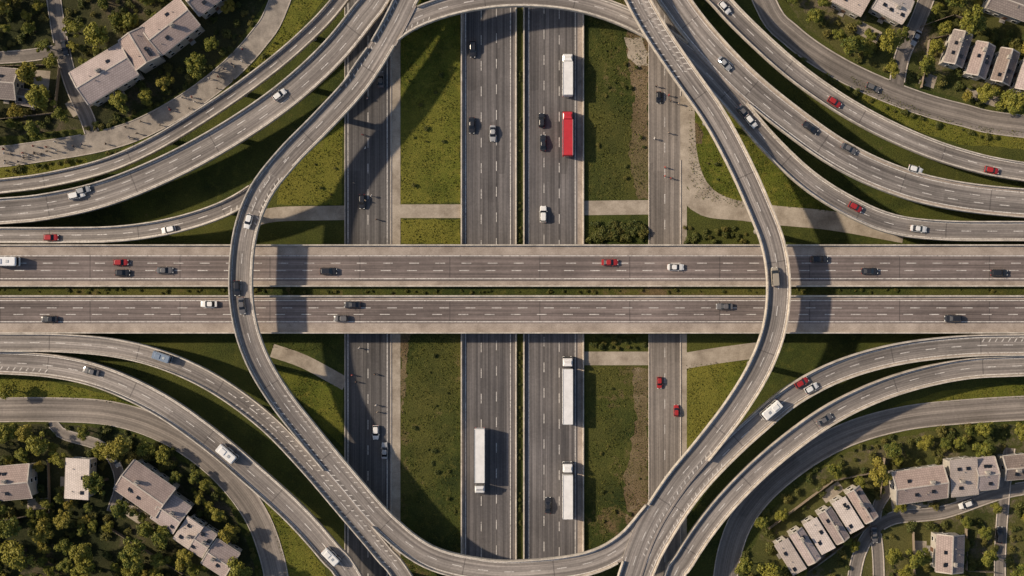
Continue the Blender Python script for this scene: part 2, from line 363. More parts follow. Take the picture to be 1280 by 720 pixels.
hatch('R1',(512,-20),(440,112),-10.5,-7.5); hatch('R1',(350,205),(312,275),7.5,10.5); hatch('R1',(350,205),(312,275),-3,0,2)
hatch('R1',(350,497),(470,640),-10,-7); hatch('R1',(350,497),(470,640),5,8)
hatch('R2',(790,-20),(852,88),-10.5,-6); hatch('R2',(790,-20),(852,88),6,10.5); hatch('R2',(790,-20),(852,88),1.5,4)
hatch('C1',(300,500),(490,705),-8.5,-5.5); hatch('C1',(300,500),(490,705),3,6)
hatch('D1',(900,570),(805,710),6,9); hatch('R2',(880,560),(795,700),7,10.5)
hatch('T',(470,65),(540,14),-8,-5); hatch('D1',(1280,431),(1230,432),-8,-4)
hatch('C2',(0,453),(60,457),-9,-5); hatch('A3',(335,226),(285,259),-7,-3); hatch('T',(800,30),(870,80),-8,-4)
for k in list(ROADS): build_road(k)
# ------------------------------------------------------------------ ground & lawns
gs=3000
mobj('ground',[(-gs,-gs,0),(gs,-gs,0),(gs,gs,0),(-gs,gs,0)],[(0,1,2,3)],[M['grass']])
def patch(name,poly,mat,z,jit=1.2,sub=8):
    out=[]
    for i in range(len(poly)):
        a=Vector(poly[i]);b=Vector(poly[(i+1)%len(poly)]); k=max(1,int((b-a).length/sub))
        for j in range(k):
            q=a.lerp(b,j/k); out.append(W(q.x+random.uniform(-jit,jit),q.y+random.uniform(-jit,jit),z))
    if sum(out[i].x*out[(i+1)%len(out)].y-out[(i+1)%len(out)].x*out[i].y for i in range(len(out)))<0: out=out[::-1]
    me=mesh_data(name,out,[tuple(range(len(out)))],[M[mat]])
    return link(bpy.data.objects.new(name,me))
RES={'TL':[(-150,-150),(380,-150),(345,-20),(295,58),(215,122),(130,158),(-150,185)],
'TR':[(925,-150),(1450,-150),(1450,160),(1290,140),(1205,126),(1130,103),(1058,70),(1004,32),(975,-10)],
'BL':[(-150,530),(60,530),(135,535),(195,556),(248,590),(288,635),(315,690),(330,800),(-150,800)],
'BR':[(925,800),(938,690),(962,642),(1005,600),(1060,566),(1128,545),(1205,533),(1450,522),(1450,800)]}
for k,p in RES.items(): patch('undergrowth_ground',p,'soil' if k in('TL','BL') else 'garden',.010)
LAWNS=[([(501,-40),(575,-40),(575,254),(501,254)],'lawn'),([(501,274),(575,274),(575,304),(501,304)],'lawn'),
([(501,418),(575,418),(575,760),(501,760)],'rough'),([(733,-40),(810,-40),(810,250),(733,250)],'rough'),
([(733,458),(810,458),(810,760),(733,760)],'rough'),([(360,185),(400,160),(428,130),(428,256),(345,256)],'lawn'),
([(860,245),(862,120),(885,150),(925,215),(940,262),(905,256)],'lawn'),([(905,135),(945,180),(1000,232),(1058,268),(1000,262),(950,255)],'lawn'),
([(858,456),(945,450),(930,490),(880,545),(858,570)],'lawn'),([(345,460),(428,482),(428,560),(390,520)],'lawn'),
([(0,208),(60,204),(108,198),(112,206),(60,218),(0,228)],'lawn'),
([(1062,93),(1130,128),(1200,155),(1400,180),(1400,195),(1200,180),(1120,155),(1075,125)],'lawn'),
([(150,188),(215,158),(290,105),(340,55),(368,0),(405,0),(360,55),(290,112),(220,160),(160,195)],'lawn'),
([(0,472),(60,476),(130,492),(185,512),(130,503),(60,497),(0,497)],'lawn'),([(330,625),(370,660),(405,710),(420,760),(362,760),(350,690)],'lawn'),
([(1400,480),(1280,480),(1180,488),(1110,510),(1190,502),(1280,497),(1400,495)],'lawn'),([(735,278),(808,278),(808,303),(735,303)],'grass'),
([(340,420),(428,420),(428,442),(340,436)],'grass')]
for p,m in LAWNS: patch('grass_lawn',p,m,.015)
patch('bare_earth',[(788,-40),(810,-40),(810,248),(796,248),(786,190),(793,120),(784,60)],'dirt',.02,2.5,5)
patch('bare_earth',[(782,48),(800,44),(810,60),(810,84),(794,82),(784,66)],'path',.023,3,5)
patch('bare_earth',[(862,150),(878,158),(876,178),(864,190)],'dirt',.02,2.5,5)
patch('bare_earth',[(790,460),(810,460),(810,760),(776,760),(786,680),(780,600),(796,520)],'dirt',.02,2.5,5)
patch('bare_earth',[(500,418),(512,418),(508,470),(502,520)],'dirt',.02,2,5)
y0=(360-358.6)*S*(H-5.9)/H;y1=(360-369)*S*(H-5.9)/H
mobj('median_planter',[(-300,y1,5.6),(300,y1,5.6),(300,y0,5.6),(-300,y0,5.6),(-300,y1,5),(300,y1,5),(300,y0,5),(-300,y0,5)],[(0,1,2,3),(7,6,5,4),(0,4,5,1),(3,2,6,7)],[M['rough'],M['conc']],[0,1,1,1])
# ------------------------------------------------------------------ vegetation
def leaf_cloud(cents,rads,n,size,zs=0.8):
    pr=np.array(rads)**2; pr=pr/pr.sum()
    idx=rng.choice(len(cents),n,p=pr); d=rng.normal(size=(n,3)); d/=np.linalg.norm(d,axis=1)[:,None]; d[:,2]=np.where(d[:,2]<-0.3,-d[:,2],d[:,2])
    C=np.array(cents)[idx]; R=np.array(rads)[idx]*(rng.uniform(0.5,1.15,n))
    p=C+d*R[:,None]*np.array([1,1,zs])
    nr=d+rng.normal(scale=0.5,size=(n,3)); nr/=np.linalg.norm(nr,axis=1)[:,None]
    t=np.cross(nr,rng.normal(size=(n,3))); t/=np.linalg.norm(t,axis=1)[:,None]; b=np.cross(nr,t)
    s=rng.uniform(0.6,1.3,n)[:,None]*size
    q=np.stack([p+t*s,p+b*s*0.6,p-t*s,p-b*s*0.6],1).reshape(-1,3)
    return q,[(4*i,4*i+1,4*i+2,4*i+3) for i in range(n)]
def tree_mesh(i,R=3.0,n=2300):
    mb=MB(); ht=R*random.uniform(1.9,2.5); cents=[];rads=[]
    mb.ring_loft([[(r*math.cos(a*math.pi/4),r*math.sin(a*math.pi/4),z) for a in range(8)] for r,z in ((0.32,0),(0.22,0.8),(0.17,ht*0.5),(0.08,ht*0.85))],0,0,0)
    k=random.randint(10,16); ex=random.uniform(.8,1.15)
    for j in range(k):
        a=2.4*j+random.uniform(-.5,.5); rr=R*math.sqrt((j+0.3)/k)*random.uniform(0.5,0.88); 
        r=R*random.uniform(0.2,0.4); z=ht*(1.0-0.42*(rr/R)**2)*random.uniform(0.78,1.05)
        c=(rr*math.cos(a)*ex,rr*math.sin(a)/ex,z); cents.append(c);rads.append(r)
        z0=ht*random.uniform(0.3,0.5); dirv=Vector(c)-Vector((0,0,z0)); nn=Vector((-dirv.y,dirv.x,0)).normalized() if dirv.xy.length>0.01 else Vector((1,0,0)); up=dirv.cross(nn).normalized()
        rings=[]
        for t,rd in ((0,0.11),(0.5,0.07),(1,0.03)):
            o=Vector((0,0,z0))+dirv*t+Vector((0,0,-0.3*math.sin(t*3.14)))
            rings.append([o+nn*rd*math.cos(q)+up*rd*math.sin(q) for q in (0,1.57,3.14,4.71)])
        mb.ring_loft(rings,0)
    q,f=leaf_cloud(cents,rads,n,0.23)
    b=len(mb.v); V=mb.v+[tuple(x) for x in q]; F=mb.f+[tuple(b+c for c in ff) for ff in f]
    return mesh_data('tree_mesh',V,F,[M['bark'],M['leaf']],mb.m+[1]*len(f))
TM=[tree_mesh(i) for i in range(9)]
def shrub_mesh():
    mb=MB(); c=[];r=[]
    for j in range(5):
        c.append((random.uniform(-.5,.5),random.uniform(-.5,.5),random.uniform(.4,.8))); r.append(random.uniform(.35,.6))
        mb.ring_loft([[(0.03*math.cos(q),0.03*math.sin(q),0) for q in (0,2,4)],[(c[-1][0]+0.02*math.cos(q),c[-1][1]+0.02*math.sin(q),c[-1][2]) for q in (0,2,4)]],0)
    q,f=leaf_cloud(c,r,380,0.15); b=len(mb.v)
    return mesh_data('shrub_mesh',mb.v+[tuple(x) for x in q],mb.f+[tuple(b+k for k in ff) for ff in f],[M['bark'],M['leafd']],mb.m+[1]*len(f))
SM=[shrub_mesh() for i in range(5)]
HOUSES=[]
def inpoly(x,y,poly):
    c=False;n=len(poly)
    for i in range(n):
        x1,y1=poly[i];x2,y2=poly[(i+1)%n]
        if (y1>y)!=(y2>y) and x<(x2-x1)*(y-y1)/(y2-y1)+x1: c=not c
    return c
def road_clear(x,y,m):
    for r in ROADS.values():
        P=r['path']
        if np.min(np.hypot(P.px[:,0]-x,P.px[:,1]-y))<P.hw/S+m: return False
    return True
def house_clear(x,y,m):
    for hx,hy,L,Wd,an in HOUSES:
        dx,dy=x-hx,y-hy; c,s=math.cos(an),math.sin(an)
        if abs(dx*c+dy*s)<L/2+m and abs(-dx*s+dy*c)<Wd/2+m: return False
    return True
def house(px,py,Lp,Wp,ang,roof='roof',name='terraced_house',h=5.2,rise=0.46,chim=True,lean=False):
    HOUSES.append((px,py,Lp,Wp,math.radians(ang)))
    L,Wd=Lp*S,Wp*S; e=bpy.data.objects.new(name,None); link(e); e.location=W(px,py,0)+Vector((0,0,0.03)); e.rotation_euler[2]=-math.radians(ang)
    x,y=L/2-0.4,Wd/2-0.4; rz=Wd*rise*0.5
    mb=MB()
    if lean:
        mb.v=[(-x,-y,0),(x,-y,0),(x,y,0),(-x,y,0),(-x,-y,h),(x,-y,h),(x,y,h+rz),(-x,y,h+rz)]
        mb.f=[(0,1,5,4),(1,2,6,5),(2,3,7,6),(3,0,4,7)]; mb.m=[0]*4
    else:
        mb.v=[(-x,-y,0),(x,-y,0),(x,y,0),(-x,y,0),(-x,-y,h),(x,-y,h),(x,y,h),(-x,y,h),(-x,0,h+rz),(x,0,h+rz)]
        mb.f=[(0,1,5,4),(1,2,6,9,5),(2,3,7,6),(3,0,4,8,7)]; mb.m=[0]*4
    link(bpy.data.objects.new('walls',mb.data('walls',[M['wall']])),e)
    mb=MB(); X,Y=L/2,Wd/2; t=0.18; dy=Y-y; 
    if lean:
        sl=rz/(2*y); mb.ring_loft([[(sx*X,-Y,h-dy*sl+.02),(sx*X,Y,h+rz+dy*sl+.02),(sx*X,Y,h+rz+dy*sl+t),(sx*X,-Y,h-dy*sl+t)] for sx in (-1,1)],0,0,0)
    else:
        sl=rz/y
        for sg in (-1,1):
            mb.ring_loft([[(sx*X,sg*Y,h-dy*sl+.02),(sx*X,sg*0.0,h+rz+.02),(sx*X,sg*0.0,h+rz+t),(sx*X,sg*Y,h-dy*sl+t)] for sx in (-1,1)],0,0,0)
        mb.box((0,0,h+rz+t+.02),(2*X+.04,0.3,0.12),1)
    for sg in (-1,1): mb.box((0,sg*(Y+0.07),(h-dy*sl if (not lean or sg<0) else h+rz)+0.03),(2*X,0.14,0.13),1)
    if not lean:
        for sx in (-1,1):
            for sg in (-1,1):
                mb.ring_loft([[(sx*X+a,sg*Y,h-dy*sl+t),(sx*X+a,0,h+rz+t),(sx*X+a,0,h+rz+t+.14),(sx*X+a,sg*Y,h-dy*sl+t+.14)] for a in (-.14,.14)],1,1,1)
    link(bpy.data.objects.new('roof',mb.data('roof',[M[roof],M['kerb']])),e)
    mb=MB(); hz=lambda yy: (h+rz*(1-abs(yy)/y) if not lean else h+rz*(yy+y)/(2*y))
    if chim:
        cx=random.uniform(-x*.6,x*.6); cy=random.choice((-1,1))*y*0.2; z=hz(cy); mb.box((cx,cy,z+0.5),(0.9,0.6,1.6),0); mb.box((cx,cy,z+1.36),(1.05,0.75,0.12),1)
        for q in (-.2,.2): mb.cyl((cx+q,cy,z+1.6),0.12,0.36,1,'z',8)
    for q in range(random.randint(1,3)):
        cx=random.uniform(-x*.8,x*.8); cy=random.choice((-1,1))*y*random.uniform(.4,.65); z=hz(cy)+t; mb.box((cx,cy,z+0.05),(0.9,0.8,0.4),2); 
    for q in range(3):
        cx=random.uniform(-x*.8,x*.8); cy=random.uniform(-.7,.7)*y; mb.cyl((cx,cy,hz(cy)+t+.2),0.1,0.5,1,'z',8)
    link(bpy.data.objects.new('chimney_and_skylights',mb.data('chim',[M['wall'],M['conc'],M['glass']])),e)
    mb=MB()
    for sg in (-1,1):
        k=max(2,int(L/2.6))
        for fl in (1.4,3.9):
            for j in range(k):
                cx=-x+(j+.5)*2*x/k
                if fl<2 and sg==-1 and j==k//2: continue
                mb.box((cx,sg*(y+.02),fl),(1.15,0.1,1.25),1); mb.box((cx,sg*(y+.06),fl),(0.95,0.08,1.05),0)
        for fl in (1.4,3.9):
            mb.box((sg*(x+.02),0,fl),(0.1,1.15,1.25),1); mb.box((sg*(x+.06),0,fl),(0.08,.95,1.05),0)
    if h<3: 
        mb=MB(); mb.box((0,-y-.02,1.2),(1.2,.1,.9),1); mb.box((0,-y-.06,1.2),(1.0,.08,.75),0)
    link(bpy.data.objects.new('windows',mb.data('windows',[M['glass'],M['frame']])),e)
    mb=MB(); k=max(2,int(L/2.6)); cx=-x+(k//2+.5)*2*x/k; mb.box((cx,-y-.04,1.05),(1.0,0.1,2.1),0); mb.box((cx,-y-.5,0.08),(1.4,0.9,0.16),1)
    link(bpy.data.objects.new('door',mb.data('door',[M['wood'],M['conc']])),e)
house(141,98,72,46,-31,'roof','apartment_building',6.5,.3)
house(185,68,42,34,-31+90,'roof','apartment_building',7.2,.3,chim=False)
house(222,40,60,44,-38,'roof','apartment_building',6.6,.3)
house(262,-2,44,40,-38,'roof','apartment_building',6)
house(10,108,44,38,5,'roofd','brick_house'); house(38,124,22,20,10,'roofd','garage',2.8,chim=False)
house(25,599,48,42,-5,'roof','brick_house'); house(107,594,50,31,92,'roofl','brick_house',rise=.3,lean=True,chim=False)
house(190,606,62,44,35,'roof','apartment_building',6,.36); house(221,636,34,40,35,'roof'); house(243,660,24,34,35,'roofl',rise=.3,lean=True); house(260,672,20,34,33,'roof'); house(282,692,34,36,33,'roof')
house(1058,4,40,30,28,'roofl',rise=.3,lean=True); house(1108,12,42,32,28,'roofl'); house(1140,-25,40,34,28,'roof')
for i,(x,y) in enumerate([(1188,66),(1216,80),(1246,88),(1276,98)]): house(x,y,42,24,108,'roofd' if i%2==0 else 'roof','terraced_house')
house(1252,10,52,30,20,'roofd','brick_house'); house(1305,30,40,30,20,'roofd','brick_house')
house(1141,602,64,40,-8,'roof','brick_house'); house(1194,592,34,46,-6,'roofl','brick_house',rise=.3,lean=True); house(1222,588,26,40,-6,'roof'); house(1262,580,36,30,-5,'roofd','brick_house')
for i in range(6):
    t=i/5; house(982+88*t,690-64*t,44,18,58,['roofl','roof'][i%2],'terraced_house',5+0.4*(i%2),.34,lean=(i%2==0),chim=i%2==1)
house(1178,686,46,34,92,'roof','brick_house')
def patio(x,y,a,b,ang):
    c,s=math.cos(math.radians(ang)),math.sin(math.radians(ang))
    patch('patio',[(x+u*c-v*s,y+u*s+v*c) for u,v in ((-a,-b),(a,-b),(a,b),(-a,b))],'path',.02,.3,30)
for q in [(100,130,16,10,-31),(52,100,10,12,5),(84,612,9,16,2),(48,630,14,7,-5),(165,640,16,8,35),(1085,40,16,8,28),(1160,100,10,8,18),(1228,122,22,6,18),(1140,628,26,8,-8),(1040,615,14,7,-36),(1150,690,8,14,2),(1215,620,20,7,-6),(1030,690,16,10,-36)]: patio(*q)
def fence(pts,name='garden_fence'):
    mb=MB()
    for a,b in zip(pts,pts[1:]):
        A=W(*a);B=W(*b);d=B-A;L=d.length;n=max(1,int(L/2));t=d.normalized();nn=Vector((-t.y,t.x,0))*.04
        for i in range(n+1):
            p=A+d*i/n; mb.box((p.x,p.y,.95),(.14,.14,1.9),0)
        mb.ring_loft([[p-nn+Vector((0,0,.1)),p+nn+Vector((0,0,.1)),p+nn+Vector((0,0,1.7)),p-nn+Vector((0,0,1.7))] for p in (A,B)],0,0,0)
    link(bpy.data.objects.new(name,mb.data(name,[M['fence']])))
for f in [[(0,150),(70,142),(76,86)],[(0,84),(60,82)],[(62,574),(64,640),(0,650)],[(1150,34),(1190,20),(1218,30)],[(1150,110),(1160,50),(1206,40)],[(1104,572),(1098,620)],[(1236,560),(1240,606)],[(1140,664),(1142,716)],[(1206,660),(1206,712),(1240,714)],[(960,660),(1040,600),(1090,590)],[(1010,712),(1086,655)],[(140,660),(230,716)]]: fence(f)
# ------------------------------------------------------------------ scatter trees/shrubs
def put(me,name,x,y,s,z=0.0):
    o=bpy.data.objects.new(name,me); o.location=W(x,y,z); o.rotation_euler=(random.uniform(-.08,.08),random.uniform(-.08,.08),random.uniform(0,6.28)); o.scale=(s,s*random.uniform(.9,1.1),s*random.uniform(.75,1.1)); return link(o)
placed=[]
for key,poly in RES.items():
    xs=[p[0] for p in poly];ys=[p[1] for p in poly]
    thr={'TL':-0.45,'TR':-.2,'BL':-1.2,'BR':-.1}[key]; spc={'TL':.8,'TR':.8,'BL':.74,'BR':.84}[key]
    for _ in range(1700):
        x=random.uniform(max(min(xs),-60),min(max(xs),1340)); y=random.uniform(max(min(ys),-50),min(max(ys),770))
        R=random.choice([8,10,12,14,16,18,20])
        if not inpoly(x,y,poly): continue
        cl=math.sin(x*0.045+1.3)*math.cos(y*0.051+0.5)+math.sin((x+1.4*y)*0.033)
        if cl<thr: continue
        if not house_clear(x,y,R*0.6) or not road_clear(x,y,R*0.5): continue
        if any((x-a)**2+(y-b)**2<((R+c)*spc)**2 for a,b,c in placed): continue
        placed.append((x,y,R)); put(random.choice(TM),'deciduous_tree',x,y,R*S/3.0)
for x,y,R in [(210,105,12),(186,122,11),(240,88,12),(270,60,11),(160,140,9),(300,20,13),(60,60,11),(22,20,16),(16,487,11),(1010,25,11),(1060,50,10),(1090,70,12),(1125,45,10),(1150,85,13),(925,700,14),(950,650,10),(975,640,9),(1040,585,11),(1070,600,9),(1110,560,12),(1170,560,11),(1225,545,11),(1270,540,12),(1110,690,14),(1120,632,10),(1225,690,13),(1205,650,9),(20,690,18),(90,690,18),(130,560,12),(320,705,12)]:
    if house_clear(x,y,R*.4) and not any((x-a)**2+(y-b)**2<((R+c)*0.7)**2 for a,b,c in placed): placed.append((x,y,R)); put(random.choice(TM),'deciduous_tree',x,y,R*S/3.0)
print('trees',len(placed))
for key,poly in RES.items():
    xs=[p[0] for p in poly];ys=[p[1] for p in poly]
    for _ in range(380):
        x=random.uniform(max(min(xs),-60),min(max(xs),1340)); y=random.uniform(max(min(ys),-50),min(max(ys),770))
        if inpoly(x,y,poly) and house_clear(x,y,2) and road_clear(x,y,2): put(random.choice(SM),'shrub',x,y,random.uniform(.6,1.7))
for i in range(60): put(random.choice(SM),'shrub',random.uniform(736,806),random.uniform(280,300),random.uniform(.7,1.4))
for i in range(26): put(random.choice(SM),'shrub',random.uniform(856,932),random.uniform(284,302),random.uniform(.5,1.1))
for i in range(24): put(random.choice(SM),'shrub',random.uniform(738,806),random.uniform(420,438),random.uniform(.5,1.1))
for i in range(60): put(random.choice(SM),'shrub',649.5,random.uniform(-20,750) ,random.uniform(.35,.6))
for i in range(90): put(random.choice(SM),'shrub',random.uniform(-10,1290),random.uniform(361.5,366),random.uniform(.3,.6),5.6)
for k,sd,n,m in (('G1',1,70,.5),('G1',-1,50,.5),('G2',-1,60,.7),('G4',1,60,.7),('G3',-1,40,.7)):
    P=ROADS[k]['path']
    for i in range(n):
        j=random.randrange(int(len(P.s)*.2),int(len(P.s)*.8)); q=P.at(P.s[j],sd*(P.hw+random.uniform(.8,1.6)))
        o=put(random.choice(SM),'shrub',0,0,random.uniform(.35,.5+m)); o.location=(q[0],q[1],0)
for (x0,y0,x1,y1,k) in [(340,250,420,190,5),(870,150,900,240,7),(500,20,570,250,10),(740,30,805,240,16),(505,440,570,700,16),(740,470,800,700,14)]:
    for i in range(k):
        x=random.uniform(x0,x1); y=random.uniform(min(y0,y1),max(y0,y1))
        if road_clear(x,y,3): put(random.choice(SM),'shrub',x,y,random.uniform(.3,.8))
GV=[]
for p,m in LAWNS:
    xs=[q[0] for q in p];ys=[q[1] for q in p]; area=(max(xs)-min(xs))*(min(max(ys),740)-max(min(ys),-20))
    n=int(area*0.28)
    X=rng.uniform(max(min(xs),-10),min(max(xs),1290),n);Y=rng.uniform(max(min(ys),-20),min(max(ys),740),n)
    for x,y in zip(X,Y):
        if math.sin(x*.13+y*.05)*math.cos(y*.09-x*.04)+random.random()*1.6<0.55: continue
        if inpoly(x,y,p):
            w=W(x,y,0.01); a=random.uniform(0,6.28); h=random.uniform(.12,.38); r=random.uniform(.08,.2)
            GV+= [(w.x+r*math.cos(a),w.y+r*math.sin(a),.01),(w.x-r*math.cos(a),w.y-r*math.sin(a),.01),(w.x+random.uniform(-.2,.2),w.y+random.uniform(-.2,.2),h)]
mobj('grass',GV,[(3*i,3*i+1,3*i+2) for i in range(len(GV)//3)],[M['blade']])
# ------------------------------------------------------------------ vehicles
VM=[M['cpaint'],M['glass'],M['tyre'],M['lampw'],M['lampr'],M['chassis'],M['cargo'],M['steel']]
def car_mesh(kind):
    mb=MB()
    st={'sedan':[(-2.3,.45,.72,.62),(-2.22,.32,.9,.8),(-1.5,.25,.97,.9),(0,.24,.97,.92),(1.0,.24,.93,.91),(1.8,.27,.82,.86),(2.18,.33,.7,.76),(2.3,.42,.6,.58)],
        'hatch':[(-2.0,.45,.8,.7),(-1.95,.32,1.0,.84),(-1.3,.25,1.02,.9),(0,.24,1.0,.9),(0.9,.24,.97,.89),(1.6,.27,.86,.84),(1.95,.33,.72,.74),(2.03,.42,.6,.58)],
        'suv':[(-2.3,.5,.95,.75),(-2.25,.38,1.12,.9),(-1.5,.32,1.15,.96),(0,.3,1.13,.97),(1.0,.3,1.1,.96),(1.9,.33,1.0,.92),(2.25,.4,.85,.82),(2.33,.5,.7,.65)],
        'van':[(-2.6,.5,1.0,.9),(-2.55,.4,1.2,.98),(-1.5,.3,1.25,1.0),(0,.3,1.25,1.0),(1.4,.3,1.2,1.0),(2.2,.33,1.05,.95),(2.5,.4,.85,.85),(2.6,.5,.7,.7)]}[kind]
    rings=[]
    for x,zb,zt,hw in st:
        zm=(zb+zt)/2; half=[(hw*.86,zb),(hw,zb+.12),(hw*1.01,zm),(hw*.97,zt-.1),(hw*.86,zt),(hw*.4,zt+.03)]
        rings.append([(x,-y,z) for y,z in half]+[(x,y,z) for y,z in half[::-1]])
    mb.ring_loft(rings,0,5,5)
    cab={'sedan':(-1.75,1.05,-1.0,.3,.94,1.42,.82,.62),'hatch':(-1.92,.95,-1.55,.25,.98,1.47,.82,.64),'suv':(-2.18,1.05,-1.85,.4,1.11,1.7,.88,.7),'van':(-2.5,1.75,-2.4,.9,1.2,2.0,.94,.84)}[kind]
    x0,x1,X0,X1,z0,z1,w0,w1=cab
    def rg(a,b,w,z,c=.18): return [(b,-w+c,z),(b,w-c,z),(b-c,w,z),(a+c,w,z),(a,w-c,z),(a,-w+c,z),(a+c,-w,z),(b-c,-w,z)]
    b0=len(mb.f)
    mb.ring_loft([rg(x0,x1,w0,z0),rg(X0,X1,w1,z1-.04),rg(X0+.1,X1-.1,w1-.08,z1)],[1,0],None,0)
    if kind=='van':
        for i in range(b0,b0+8):
            if i-b0 in (3,4,5): mb.m[i]=0
    for sg in (-1,1):
        xb=x0+(x1-x0)*.42; xt=X0+(X1-X0)*.42
        mb.ring_loft([[(xb-.06,sg*(w0+.01),z0),(xb+.06,sg*(w0+.01),z0),(xt+.05,sg*(w1+.012),z1-.04),(xt-.05,sg*(w1+.012),z1-.04)],[(xb-.06,sg*(w0-.05),z0),(xb+.06,sg*(w0-.05),z0),(xt+.05,sg*(w1-.05),z1-.04),(xt-.05,sg*(w1-.05),z1-.04)]],0,0,0)
        mb.box((x1-.28,sg*(w0+.2),z0+.08),(.14,.22,.14),0,.03)
        for wx in (st[0][0]+.85,st[-1][0]-.85): mb.cyl((wx,sg*(st[3][3]-.1),.33),.33,.24,2); mb.cyl((wx,sg*(st[3][3]+.01),.33),.19,.06,7,n=10)
        fx=st[-2][0]; mb.box((fx+.02,sg*.55,st[-2][2]-.06),(.22,.34,.12),3,.02); rx=st[1][0]; mb.box((rx,sg*.62,st[1][2]-.14),(.12,.3,.16),4,.02)
    mb.box((st[-1][0]-.02,0,.45),(.1,1.1,.16),5,.02)
    return mb.data(kind+'_mesh',VM,False)
CM={k:car_mesh(k) for k in ('sedan','hatch','suv','van')}
def truck_mesh(total,artic=True):
    mb=MB(); w=2.55; f=total/2; cabL=2.2
    mb.ring_loft([[(f-i0,-w/2+.15+i1,z),(f-i0,w/2-.15-i1,z),(f-.15-i0,w/2-i1,z),(f-cabL,w/2-i1,z),(f-cabL,-w/2+i1,z),(f-.15-i0,-w/2+i1,z)] for z,i0,i1 in ((.45,0,0),(1.65,0,0),(2.6,.28,.05),(3.0,.5,.12),(3.1,.8,.3))],[0,1,0,0],5,0)
    mb.ring_loft([[(f-.9,-.9,3.08),(f-.9,.9,3.08),(f-cabL,1.1,3.08),(f-cabL,-1.1,3.08)],[(f-1.5,-.8,3.75),(f-1.5,.8,3.75),(f-cabL,1.05,3.85),(f-cabL,-1.05,3.85)]],0,0,0)
    mb.box((f-.1,0,.55),(.4,2.3,.3),5,.05)
    for sg in (-1,1): mb.box((f-.35,sg*1.45,2.3),(.18,.22,.6),5,.03); mb.box((f+.02,sg*.9,.9),(.1,.4,.22),3,.02); mb.box((f-1.6,sg*1.24,.75),(1.2,.12,.7),5,.02)
    mb.box((0,0,.85),(total-1.0,.9,.28),5)
    g=.75 if artic else .15; bx0=-f; bx1=f-cabL-g
    mb.box(((bx0+bx1)/2,0,2.5),(bx1-bx0,w,2.75),6,.06)
    k=int((bx1-bx0)/1.3)
    for i in range(k+1):
        x=bx0+.1+(bx1-bx0-.2)*i/k
        for sg in (-1,1): mb.box((x,sg*(w/2+.02),2.5),(.07,.05,2.6),7)
        mb.box((x,0,3.885),(.05,w-.2,.03),6)
    for sg in (-1,1):
        mb.box(((bx0+bx1)/2,sg*(w/2-.06),3.9),(bx1-bx0-.1,.1,.06),7); mb.box((bx0-.03,sg*.62,2.5),(.05,1.1,2.5),6,.01); mb.box((bx0-.05,sg*1.05,.95),(.08,.35,.16),4,.01)
        wh=[f-1.1,-f+1.0,-f+2.2]+([-f+3.4,bx1-1.0] if artic else [])
        for x in wh: mb.cyl((x,sg*1.08,.5),.5,.36,2); mb.cyl((x,sg*1.27,.5),.26,.05,7,n=10)
        if artic: mb.box(((bx0+bx1)/2,sg*1.15,.85),((bx1-bx0)*.35,.06,.5),7)
    if artic: mb.box((f-cabL-g/2,0,1.05),(g+.6,1.6,.12),5)
    mb.box((bx0,0,.6),(.12,2.3,.14),7)
    return mb.data('truck_mesh',VM)
def bus_mesh(total=10):
    mb=MB(); w=2.3;f=total/2
    def rg(i,j,z): return [(f-i,-w/2+.25+j,z),(f-i,w/2-.25-j,z),(f-.25-i,w/2-j,z),(-f+.2,w/2-j,z),(-f+i*.3,w/2-.2-j,z),(-f+i*.3,-w/2+.2+j,z),(-f+.2,-w/2+j,z),(f-.25-i,-w/2+j,z)]
    mb.ring_loft([rg(0,0,.35),rg(0,0,1.35),rg(.15,.04,2.4),rg(.2,.06,2.7),rg(.4,.25,2.85)],[0,1,0,0],5,0)
    k=int(total/1.5)
    for i in range(k):
        for sg in (-1,1): mb.box((-f+.4+i*1.5,sg*(w/2-.01),1.87),(.12,.07,1.05),0)
    mb.box((-f*.4,0,2.95),(1.6,1.3,.2),0,.08); mb.box((f*.3,0,2.89),(.7,.7,.1),7,.04)
    for sg in (-1,1):
        for x in (f-1.5,-f+1.5): mb.cyl((x,sg*1.0,.48),.48,.32,2)
        mb.box((f-.02,sg*.75,.8),(.1,.35,.2),3,.02); mb.box((-f+.02,sg*.9,1.0),(.1,.2,.3),4,.02); mb.box((f+.1,sg*1.2,2.2),(.2,.15,.4),5,.02)
    return mb.data('bus_mesh',VM)
def place(me,name,key,px,py,col,flip=False,dz=0.0,sc=1.0):
    P=ROADS[key]['path']; i=P.near(px,py); t=Vector(P.t3[i]); 
    if flip: t=-t
    z=P.z[i]; x=t; y=Vector((0,0,1)).cross(x).normalized(); zz=x.cross(y)
    o=bpy.data.objects.new(name,me); m=Matrix((x,y,zz)).transposed().to_4x4()@Matrix.Scale(sc,4); m.translation=W(px,py,z)+Vector((0,0,0.036+dz)); o.matrix_world=m; o.color=(*col,1); return link(o)
WH=(.74,.73,.70);SI=(.35,.355,.36);DK=(.022,.023,.027);RD=(.36,.025,.025);BL=(.06,.09,.16);GR=(.13,.125,.125);BG=(.32,.28,.22)
place(truck_mesh(16.2),'articulated_lorry','VA',600,575,(.74,.73,.71))
place(truck_mesh(16.6),'articulated_lorry','VB',709,487,(.74,.73,.72),True)
place(truck_mesh(13.8),'articulated_lorry','VB',709,611,(.76,.75,.73),True)
place(truck_mesh(11.2,False),'box_lorry','VB',709,168,(.50,.03,.04),True)
place(truck_mesh(10.6,False),'box_lorry','VB',709,95,(.76,.75,.73),True)
B8=bus_mesh(6.4); place(B8,'minibus','HU',10,327,(.78,.78,.77))
